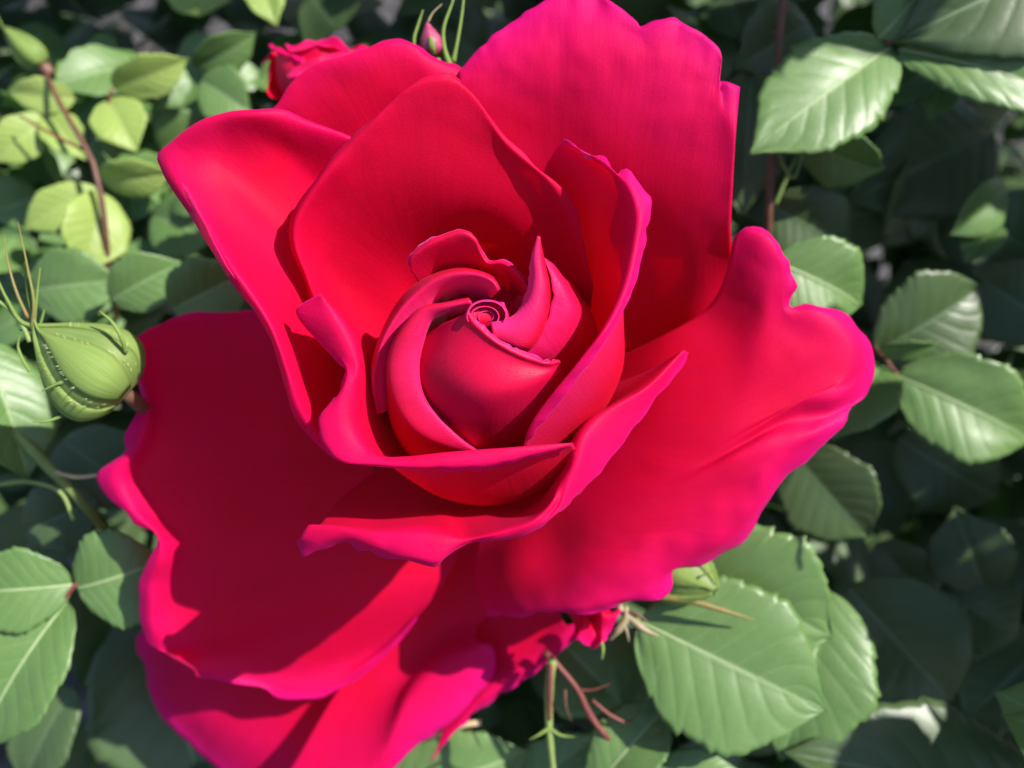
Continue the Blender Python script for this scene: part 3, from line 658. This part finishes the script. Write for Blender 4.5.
# left, upper: a young shoot with small light leaves
leaf('upper left shoot leaf, small and yellow green, left of the brown stem', [((74,98,-760),(8,92,-740),36,-10),((48,118,-760),(-8,162,-740),44,10),((44,112,-765),(84,158,-740),40,-6)], mat=LEAF_YOUNG, stalk=[(84,150,-690),(52,134,-690),(20,116,-700)], stalk_mat=STEM_RED, stalk_r=3)
leaf('bright yellow green drooping leaf under the brown stem at upper left', [((104,192,-720),(84,272,-690),66,-16,dict(midrib=True))], mat=LEAF_YOUNG)
leaf('lit leaf pointing left from the brown stem at upper left', [((98,190,-740),(22,228,-730),44,20)], mat=LEAF_YOUNG)
leaf('small toothed yellow green leaf at top of the upper left shoot', [((112,88,-740),(188,60,-730),44,16,dict(tooth=0.14))], mat=LEAF_YOUNG, stalk=[(104,120,-760),(112,88,-740)], stalk_mat=STEM_RED, stalk_r=3)
leaf('pair of soft green leaves right of the upper left shoot', [((186,70,-800),(140,100,-780),50,0),((195,68,-820),(256,34,-800),42,20),((200,80,-800),(250,112,-800),56,0)], stalk=[(150,120,-820),(186,74,-800)], stalk_r=3)
leaf('whitish lit oval leaf beside the brown stem at upper left', [((106,98,-750),(136,150,-720),54,0)], mat=LEAF_YOUNG)
leaf('long yellow green leaf ending at the bloom at upper left', [((98,178,-730),(172,174,-700),42,24)], mat=LEAF_YOUNG)
leaf('soft leaf behind the bloom edge at upper left', [((160,150,-860),(210,120,-840),60,0),((150,215,-860),(215,240,-840),70,0),((130,240,-900),(160,300,-880),60,10)])
leaf('lit leaf tip cut by the top edge left of the second bloom', [((255,-30,-800),(276,24,-780),40,0),((160,-20,-900),(230,0,-880),50,0)], mat=LEAF_YOUNG)
leaf('dim leaf cut by the left edge at upper left', [((40,195,-900),(-10,215,-880),60,0),((-10,240,-900),(40,262,-880),50,0)])


# ------------------------------------------------------------------ buds, other blooms, stems
def frame(a):
    a = a / np.linalg.norm(a); ref = BACK - (BACK @ a) * a
    ref /= np.linalg.norm(ref); return a, ref, np.cross(a, ref)

def lathe_pt(b, a, e1, e2, Ln, rad, prof, s, ang, off=0.0):
    rr = np.interp(s, [p[0] for p in prof], [p[1] for p in prof]) * rad * (1 + 0.03 * np.cos(5 * ang)) + off
    return b + (s * Ln)[..., None] * a + (rr * np.cos(ang))[..., None] * e1 + (rr * np.sin(ang))[..., None] * e2

BUDPROF = [(0, .30), (.03, .50), (.09, .74), (.17, .92), (.28, 1.0), (.42, .97), (.56, .84), (.70, .63), (.83, .40), (.93, .20), (1, .07)]
def smooth_prof(prof, n=40):
    q = np.linspace(0, 1, n); p = np.array(prof, float)
    return list(zip(q, np.clip(hermite(p[:, 0], p[:, 1], q), 0, None)))

def bud(label, b, t, r, sepals, stem, mat=BUD, stem_mat=STEM_GREEN, sep_mat=SEPAL, prof=BUDPROF, hip=True, stem_r=5, hairs=0, cat='rose bud', tips=(), group='rose buds around the bloom', seam=0.0):
    """b base, t tip of the closed bud; r its radius; sepals = list of (angle deg, half width deg, from, to, [free tip points])"""
    root = thing('rose_bud', label, cat, P(b), group)
    bw, tw = P(b), P(t); a, e1, e2 = frame(tw - bw); Ln = np.linalg.norm(tw - bw)
    dm = D0 - (b[2] + t[2]) / 2 * U; k = dm * 2 * HALF / 1024; rad = r * k
    pr = smooth_prof(prof)
    S, A = np.meshgrid(np.linspace(0, 1, 48), np.linspace(0, 2 * np.pi, 49), indexing='ij')
    G = lathe_pt(bw, a, e1, e2, Ln, rad, pr, S, A)
    nv, nu = G.shape[:2]
    F = [(j * nu + i, j * nu + i + 1, (j + 1) * nu + i + 1, (j + 1) * nu + i) for j in range(nv - 1) for i in range(nu - 1)]
    uv = np.stack([A / (2 * np.pi), S], -1).reshape(-1, 2)
    body = mesh_obj('bud_body', G.reshape(-1, 3), F, mat, root, uv)
    for ang, hw, s0, s1, free in sepals:
        q = np.linspace(s0, s1, 26); w = np.linspace(-1, 1, 9)
        Q, Wd = np.meshgrid(q, w, indexing='ij')
        f = (Q - s0) / (s1 - s0)
        ww = hw * (0.55 + 0.9 * f - 1.30 * f ** 2.2) * (1 + 0.0 * f)
        ww = np.maximum(ww, hw * 0.10)
        An = np.radians(ang + ww * Wd)
        Gs = lathe_pt(bw, a, e1, e2, Ln, rad, pr, Q, An, off=rad * (0.035 + 0.05 * (1 - np.abs(Wd)) - 0.03 * np.abs(Wd) ** 6))
        if free:
            ctr = Gs[-1, 4]; fp = np.vstack([Gs[-4, 4], ctr, P(free)])
            d = np.concatenate([[0], np.cumsum(np.linalg.norm(np.diff(fp, axis=0), axis=1))])
            qq = np.linspace(d[1], d[-1], 22)[1:]
            C = hermite(d, fp, qq); half = (Gs[-1] - ctr)
            tp = np.linspace(1, 0.12, 21)
            Gs = np.concatenate([Gs, C[:, None, :] + half[None] * tp[:, None, None]])
        n = grid_normals(Gs); flip = (n[:20] * (Gs[:20] - (bw + a * Ln * .5))).sum() < 0
        sheet('sepal', Gs, 0.0004, [sep_mat], root, flip)
    for pts, rr, m in tips:
        tube('sepal_tip', pts, rr, m, root, sides=6)
    if hip:
        H = [(0, .38), (.25, .46), (.6, .55), (.85, .50), (1, .36)]
        hb = bw - a * rad * 0.85
        S2, A2 = np.meshgrid(np.linspace(0, 1, 16), np.linspace(0, 2 * np.pi, 29), indexing='ij')
        G2 = lathe_pt(hb, a, e1, e2, rad * 0.95, rad, H, S2, A2); nv2, nu2 = G2.shape[:2]
        mesh_obj('hip', G2.reshape(-1, 3), [(j * nu2 + i, j * nu2 + i + 1, (j + 1) * nu2 + i + 1, (j + 1) * nu2 + i) for j in range(nv2 - 1) for i in range(nu2 - 1)], stem_mat, root)
    if hairs:
        rh = np.random.default_rng(5); Vs = []; Fs = []
        for q in range(hairs):
            s = np.array(rh.uniform(.08, .85)); an = np.array(math.radians(sepals[q % len(sepals)][0] + rh.choice([-1, 1]) * sepals[q % len(sepals)][1] * (0.9 - 0.55 * float(s))))
            p0 = lathe_pt(bw, a, e1, e2, Ln, rad, pr, s, an, rad * .03); p1 = lathe_pt(bw, a, e1, e2, Ln, rad, pr, s, an, rad * rh.uniform(.10, .18)) + a * rad * .05
            n_ = len(Vs); o_ = np.cross(p1 - p0, a); o_ = o_ / np.linalg.norm(o_) * 0.00011
            Vs += [p0 + o_, p0 - o_, p0 + a * .00018, p1]; Fs += [(n_, n_ + 1, n_ + 3), (n_ + 1, n_ + 2, n_ + 3), (n_ + 2, n_, n_ + 3)]
        hh = mesh_obj('gland_hair', Vs, Fs, HAIR, root); hh['kind'] = 'stuff'
    tube('stem', stem, np.linspace(stem_r, stem_r * 1.25, len(stem)), stem_mat, root, sides=12)
    return root

bud('big closed green bud pressed against the left side of the bloom', (128,394,-246), (38,330,-210), 47,
    [(14, 40, .02, .97, [(30,305,-206),(24,262,-202)]), (90, 36, .02, .96, [(24,322,-206),(8,300,-200),(-4,276,-200)]), (-58, 36, .02, .97, [(36,300,-202),(40,268,-198)]), (165, 36, .02, .95, [(20,330,-210)]), (-130, 36, .02, .95, [(44,310,-210)])],
    [(122,390,-246),(132,398,-272),(141,406,-330),(152,418,-460),(175,450,-800),(230,480,-1500)], hairs=160, stem_r=9, hip=False, stem_mat=STEM_BROWN,
    tips=[([(126,352,-202),(121,337,-190),(110,320,-186),(99,311,-184)], [3.2,3,2.2,.7], SEPAL),
          ([(97,384,-194),(80,381,-186),(60,383,-182),(42,391,-180)], [3.6,3.4,2.4,.7], SEPAL),
          ([(62,416,-210),(48,421,-204),(33,422,-200)], [2.2,1.8,.6], SEPAL),
          ([(30,342,-210),(22,325,-208),(8,308,-206),(-4,300,-206)], [3.2,3.2,3,2.4], STEM_GREEN),
          ([(32,330,-208),(34,305,-200),(28,270,-196),(18,222,-194)], [2.8,2.2,1.5,.4], SEPAL_TIP),
          ([(28,318,-206),(18,296,-200),(8,262,-198),(4,234,-196)], [2.4,2,1.3,.4], SEPAL_TIP),
          ([(30,372,-210),(22,358,-206),(18,346,-204),(20,336,-202)], [2.4,2.2,1.6,.6], SEPAL)])
bud('small green bud half hidden below the right petal', (668,566,-440), (716,590,-372), 30,
    [(0, 34, .02, .97, None), (72, 34, .02, .97, None), (144, 34, .02, .97, None), (216, 34, .02, .97, None), (288, 34, .02, .97, None)],
    [(668,566,-440),(650,560,-470),(620,560,-640),(600,560,-1500)], stem_r=6, hairs=50,
    tips=[([(690,588,-380),(703,575,-366),(718,570,-362)], [1.6,1.4,.6], SEPAL),
          ([(650,596,-400),(672,598,-392),(695,602,-388),(722,610,-386),(754,620,-388)], [5,5.5,5,3.6,1.2], SEPAL_TIP)])
bud('slender green bud at the top left corner on a reddish stem', (43,66,-740), (4,28,-720), 13,
    [(0, 44, .02, .97, [(-4,14,-715)]), (90, 44, .02, .97, None), (-90, 44, .02, .97, None), (180, 44, .02, .97, None)],
    [(43,66,-740),(54,92,-720),(74,128,-690),(92,160,-680),(101,196,-680),(108,262,-720),(120,340,-1000),(130,400,-2400)], stem_mat=STEM_BROWN, stem_r=4.6)
bud('closed dusky pink bud with long upright green sepals behind the top petals', (434,56,-300), (427,22,-290), 11,
    [(0, 20, .02, .5, None), (120, 20, .02, .5, None)],
    [(436,60,-300),(450,85,-330),(470,140,-450),(490,220,-1400)], mat=BUD_PINK, hip=False, stem_r=6,
    tips=[([(450,66,-300),(445,52,-296),(443,34,-292),(453,0,-288),(458,-20,-288)], [5,3.6,2.6,1.8,1.4], SEPAL),
          ([(453,62,-302),(456,48,-298),(461,20,-296),(465,-14,-296)], [4.2,2.6,2,1.4], SEPAL),
          ([(424,60,-306),(414,42,-302),(418,25,-300),(423,10,-300)], [3,2.4,2,.8], SEPAL),
          ([(428,22,-292),(432,14,-292),(442,4,-294)], [1.5,1.2,.6], HUSK)])

def small_bloom(label, c, sc, seed):
    """a bloom seen from the side: a few wrapped petals around a centre c"""
    r_ = np.random.default_rng(seed); cx, cy, ch = c
    root = thing('rose_bloom', label, 'rose', P((cx, cy + 30 * sc, ch - 20)), 'smaller rose blooms behind')
    for k, (a0, a1, R0, top, dep) in enumerate([(200, 350, 30, -8, 10), (20, 170, 36, 2, 10), (110, 260, 40, 0, 16), (280, 430, 42, 4, 18), (180, 330, 50, 12, 22), (330, 480, 52, 18, 24)]):
        rows = []
        for f, rr, hh in ((0, .35, 60), (.35, .9, 45), (.7, 1.0, 18), (.92, 1.05, top * .3), (1, 1.18, top)):
            row = []
            for u in np.linspace(0, 1, 7):
                an = math.radians(a0 + (a1 - a0) * u); w = R0 * rr * sc * (1 + .06 * r_.normal())
                drop = (2 * u - 1) ** 2 * 14 * f
                row.append((cx + w * math.cos(an), cy + sc * (hh + drop + 3 * r_.normal() * f - 22) , ch + 0.9 * w * math.sin(an)))
            rows.append(row)
        petal(rows, parent=root, nu=40, nv=26, wr=2.5, axis=(cx, cy, ch))
    return root
small_bloom('smaller red bloom behind the top petals at upper left', (319, 68, -470), 1.0, 3)
small_bloom('dark red bloom cut by the top edge, left of the other one', (434, -34, -700), 0.62, 4)
small_bloom('dark red bloom cut by the top edge beside the tall back petal', (494, -36, -720), 0.62, 5)

def stem_thing(label, pts, rad, mat, extras=(), name='rose_cane', cat='stem', bumps=0.10):
    root = thing(name, label, cat, P(pts[0]), 'stems of the rose bush')
    tube('cane', pts, rad, mat, root, sides=12, bumps=bumps)
    for nm, p, rr, m in extras: tube(nm, p, rr, m, root, sides=8)
    return root
stem_thing('upright dark red stem under the top right leaves', [(786,-30,-540),(780,30,-545),(776,100,-550),(771,170,-560),(768,230,-590),(760,330,-900),(750,420,-2600)], [6,6.5,7,7,7,8,9], STEM_BROWN,
  [('leafstalk', [(776,150,-555),(792,178,-560),(806,142,-560)], [3,2.6,2], STEM_GREEN), ('thorn', [(782,40,-544),(774,32,-540),(768,30,-538)], [4,2,.4], STEM_RED), ('thorn', [(777,20,-545),(788,8,-540),(794,4,-538)], [4,2,.4], STEM_RED)])
stem_thing('thick curved green stem at the left edge below the big bud', [(-30,370,-430),(0,404,-430),(22,442,-435),(55,473,-445),(80,500,-480),(110,560,-900),(120,600,-2400)], [8,8,8,8,7,7,7], STEM_GREEN,
  [('side_shoot', [(55,472,-445),(76,477,-440),(98,475,-440)], [3,3,2.4], STEM_TAN), ('side_shoot', [(-10,486,-440),(30,482,-436),(60,492,-436),(74,520,-440)], [3.4,3.4,3.4,3], STEM_GREEN)])
stem_thing('jointed red stem with thorns below the bloom', [(545,652,-470),(560,668,-468),(578,690,-468),(590,715,-470),(608,738,-475),(622,752,-500),(640,800,-900)], [5.5,4.5,3.8,5.5,3.8,5.2,4.5], STEM_RED,
  [('thorn', [(592,700,-468),(612,716,-460),(628,722,-458),(640,711,-456)], [2.6,2.8,2.2,.5], STEM_RED), ('thorn', [(575,690,-468),(592,690,-462),(610,684,-460)], [2.6,1.6,.4], STEM_RED), ('thorn', [(565,690,-470),(566,706,-466),(572,722,-466)], [2.6,1.6,.4], STEM_BROWN)])
stem_thing('yellow green flower stalk with two little bracts at the bottom edge', [(552,660,-445),(549,690,-440),(549,725,-440),(553,770,-445),(556,810,-460)], [7,7,5.5,4.6,4.6], STEM_GREEN,
  [('bract', [(549,728,-438),(560,735,-434),(575,737,-432)], [3.4,2.4,.5], SEPAL), ('bract', [(549,728,-438),(540,734,-434),(529,740,-432)], [3.4,2.4,.5], SEPAL), ('red_streak', [(551,664,-436),(550,690,-432),(550,720,-433)], [4,4,2], STEM_RED)])
stem_thing('dry tan twig poking out under the lowest petals', [(430,738,-560),(450,728,-556),(481,722,-552)], [5,5.4,5.4], STEM_TAN)
root = thing('spent_calyx', 'withered beige calyx under the right petal beside the crumpled petal', 'calyx', P((615,632,-395)))
for pts, rr, m in [([(618,606,-395),(632,620,-390),(645,630,-386),(659,636,-384)], [6,6,4.5,1.2], HUSK), ([(610,640,-395),(618,630,-388),(626,618,-388),(626,606,-392)], [2,6,6,3], HUSK),
                   ([(600,636,-394),(603,650,-388),(602,660,-386)], [3,2.4,.6], SEPAL), ([(622,612,-390),(636,614,-386),(648,622,-384)], [3,3,.8], STEM_BROWN), ([(622,620,-388),(627,632,-384),(629,642,-384)], [3,2,.5], HUSK)]:
    tube('sepal', pts, rr, m, root, sides=8)

# ------------------------------------------------------------------ foliage mass behind (uncountable)
def mass(name, spots, mat, seed):
    Vs = []; Fs = []; UVs = []; base = 0
    r = np.random.default_rng(seed)
    for b, t, wd, face in spots:
        G, uv, Ln = leaf_grid(b, t, wd, 0, face=face, ns=14, nj=3, teeth=4.5, tooth=0.10, world=True, seed=int(r.integers(1, 999)), curl=r.uniform(0, .15), fold=r.uniform(0, .3))
        nv, nu = G.shape[:2]
        Vs.append(G.reshape(-1, 3)); UVs.append(uv.reshape(-1, 2))
        Fs += [(base + j * nu + i, base + j * nu + i + 1, base + (j + 1) * nu + i + 1, base + (j + 1) * nu + i) for j in range(nv - 1) for i in range(nu - 1)]
        base += nv * nu
    o = mesh_obj(name, np.concatenate(Vs), Fs, mat, None, np.concatenate(UVs))
    o['kind'] = 'stuff'; del o['_o']
    return o
def rand_leaf(c, r, L0=0.022, L1=0.042):
    Ln = r.uniform(L0, L1)
    az = r.uniform(0, 2 * math.pi); el = r.uniform(-0.7, 0.35)
    a = np.array([math.cos(az) * math.cos(el), math.sin(az) * math.cos(el), math.sin(el)])
    f = np.array([0, 0, 0.8]) + 0.4 * SUN + r.normal(0, 0.6, 3)
    return (c, c + a * Ln, Ln * r.uniform(0.55, 0.75), f)
r = np.random.default_rng(21)
spots = []
for k in range(4600):
    x = r.uniform(-160, 1200); y = r.uniform(-200, 900); h = -r.uniform(900, 3000)
    if x < 150 and y > 590 and r.random() < 0.9: continue
    if x < 480 and y < 150 and r.random() < 0.3: continue
    spots.append(rand_leaf(P((x, y, h)), r))
f1 = mass('foliage', spots, LEAF_SHADE, 5)
f1['label'] = 'mass of rose leaves receding behind the bloom, darkened for shade'; f1['category'] = 'foliage'

spots = []
for k in range(300):
    x = r.uniform(-60, 330); y = r.uniform(50, 330); h = -r.uniform(840, 1300)
    if x > 150 and y > 200: continue
    spots.append(rand_leaf(P((x, y, h)), r, 0.014, 0.028))
f3 = mass('foliage', spots, LEAF, 8)
f3['label'] = 'sunlit small green leaves of the bush at the upper left'; f3['category'] = 'foliage'
# unseen bush leaves added right of frame as shade casters, with gaps over LIT
LIT = [((800,110,-440),70),((860,80,-460),50),((980,75,-475),60),((900,20,-470),40),((960,415,-590),80),((930,390,-595),60),((1000,440,-580),70),((860,400,-590),28),((892,310,-610),22),
       ((740,680,-420),120),((800,600,-450),80),((840,690,-490),70),((700,640,-430),80),((985,205,-690),30),((990,245,-690),24),((820,270,-490),36),((650,740,-470),60),((900,105,-600),30),
       ((970,640,-770),16),((990,560,-750),14),((840,150,-560),24),((560,700,-400),60),((40,100,-740),50),((110,110,-730),50),((170,70,-740),50),((110,220,-700),60),((230,50,-800),40),((25,50,-730),30),((268,5,-780),30),((320,60,-470),60),((430,30,-290),40),((700,580,-360),40)]
Wl = [(P(c), rad * (D0 - c[2] * U) * 2 * HALF / 1024) for c, rad in LIT]
rosec = P((500, 380, -200))
spots = []
for k in range(9000):
    s = r.uniform(0.08, 0.45)
    x = r.uniform(640, 1200); y = r.uniform(-60, 900)
    c = P((x, y, -r.uniform(560, 1100))) + SUN * s
    rel = c - CAM; d = -(rel @ BACK)
    px = (rel @ RIGHT) / d / HALF * 512 + 512
    if d < 0.02 or px < 1130: continue
    q = c - rosec; off = np.linalg.norm(q - (q @ SUN) * SUN)
    if off < 0.085: continue
    if any(np.linalg.norm((c - w) - ((c - w) @ SUN) * SUN) < rr + 0.014 for w, rr in Wl): continue
    spots.append(rand_leaf(c, r))
n_right = len(spots)
for k in range(7000):  # more leaves added out of view above, to shade the upper left
    x = r.uniform(-80, 520); y = r.uniform(-60, 60)
    c = P((x, y, -r.uniform(1000, 1900))) + SUN * r.uniform(0.08, 0.40)
    rel = c - CAM; d = -(rel @ BACK); py = 384 - (rel @ UP) / d / HALF * 512
    if d < 0.02 or py > -70: continue
    q = c - rosec
    if np.linalg.norm(q - (q @ SUN) * SUN) < 0.085: continue
    if any(np.linalg.norm((c - w) - ((c - w) @ SUN) * SUN) < rr + 0.014 for w, rr in Wl): continue
    spots.append(rand_leaf(c, r))
f2 = mass('foliage', spots[:min(n_right, 1600)] + spots[n_right:n_right + 900], LEAF, 6)
f2['label'] = 'unseen rose leaves added beyond the right and top edges for shade'; f2['category'] = 'foliage'
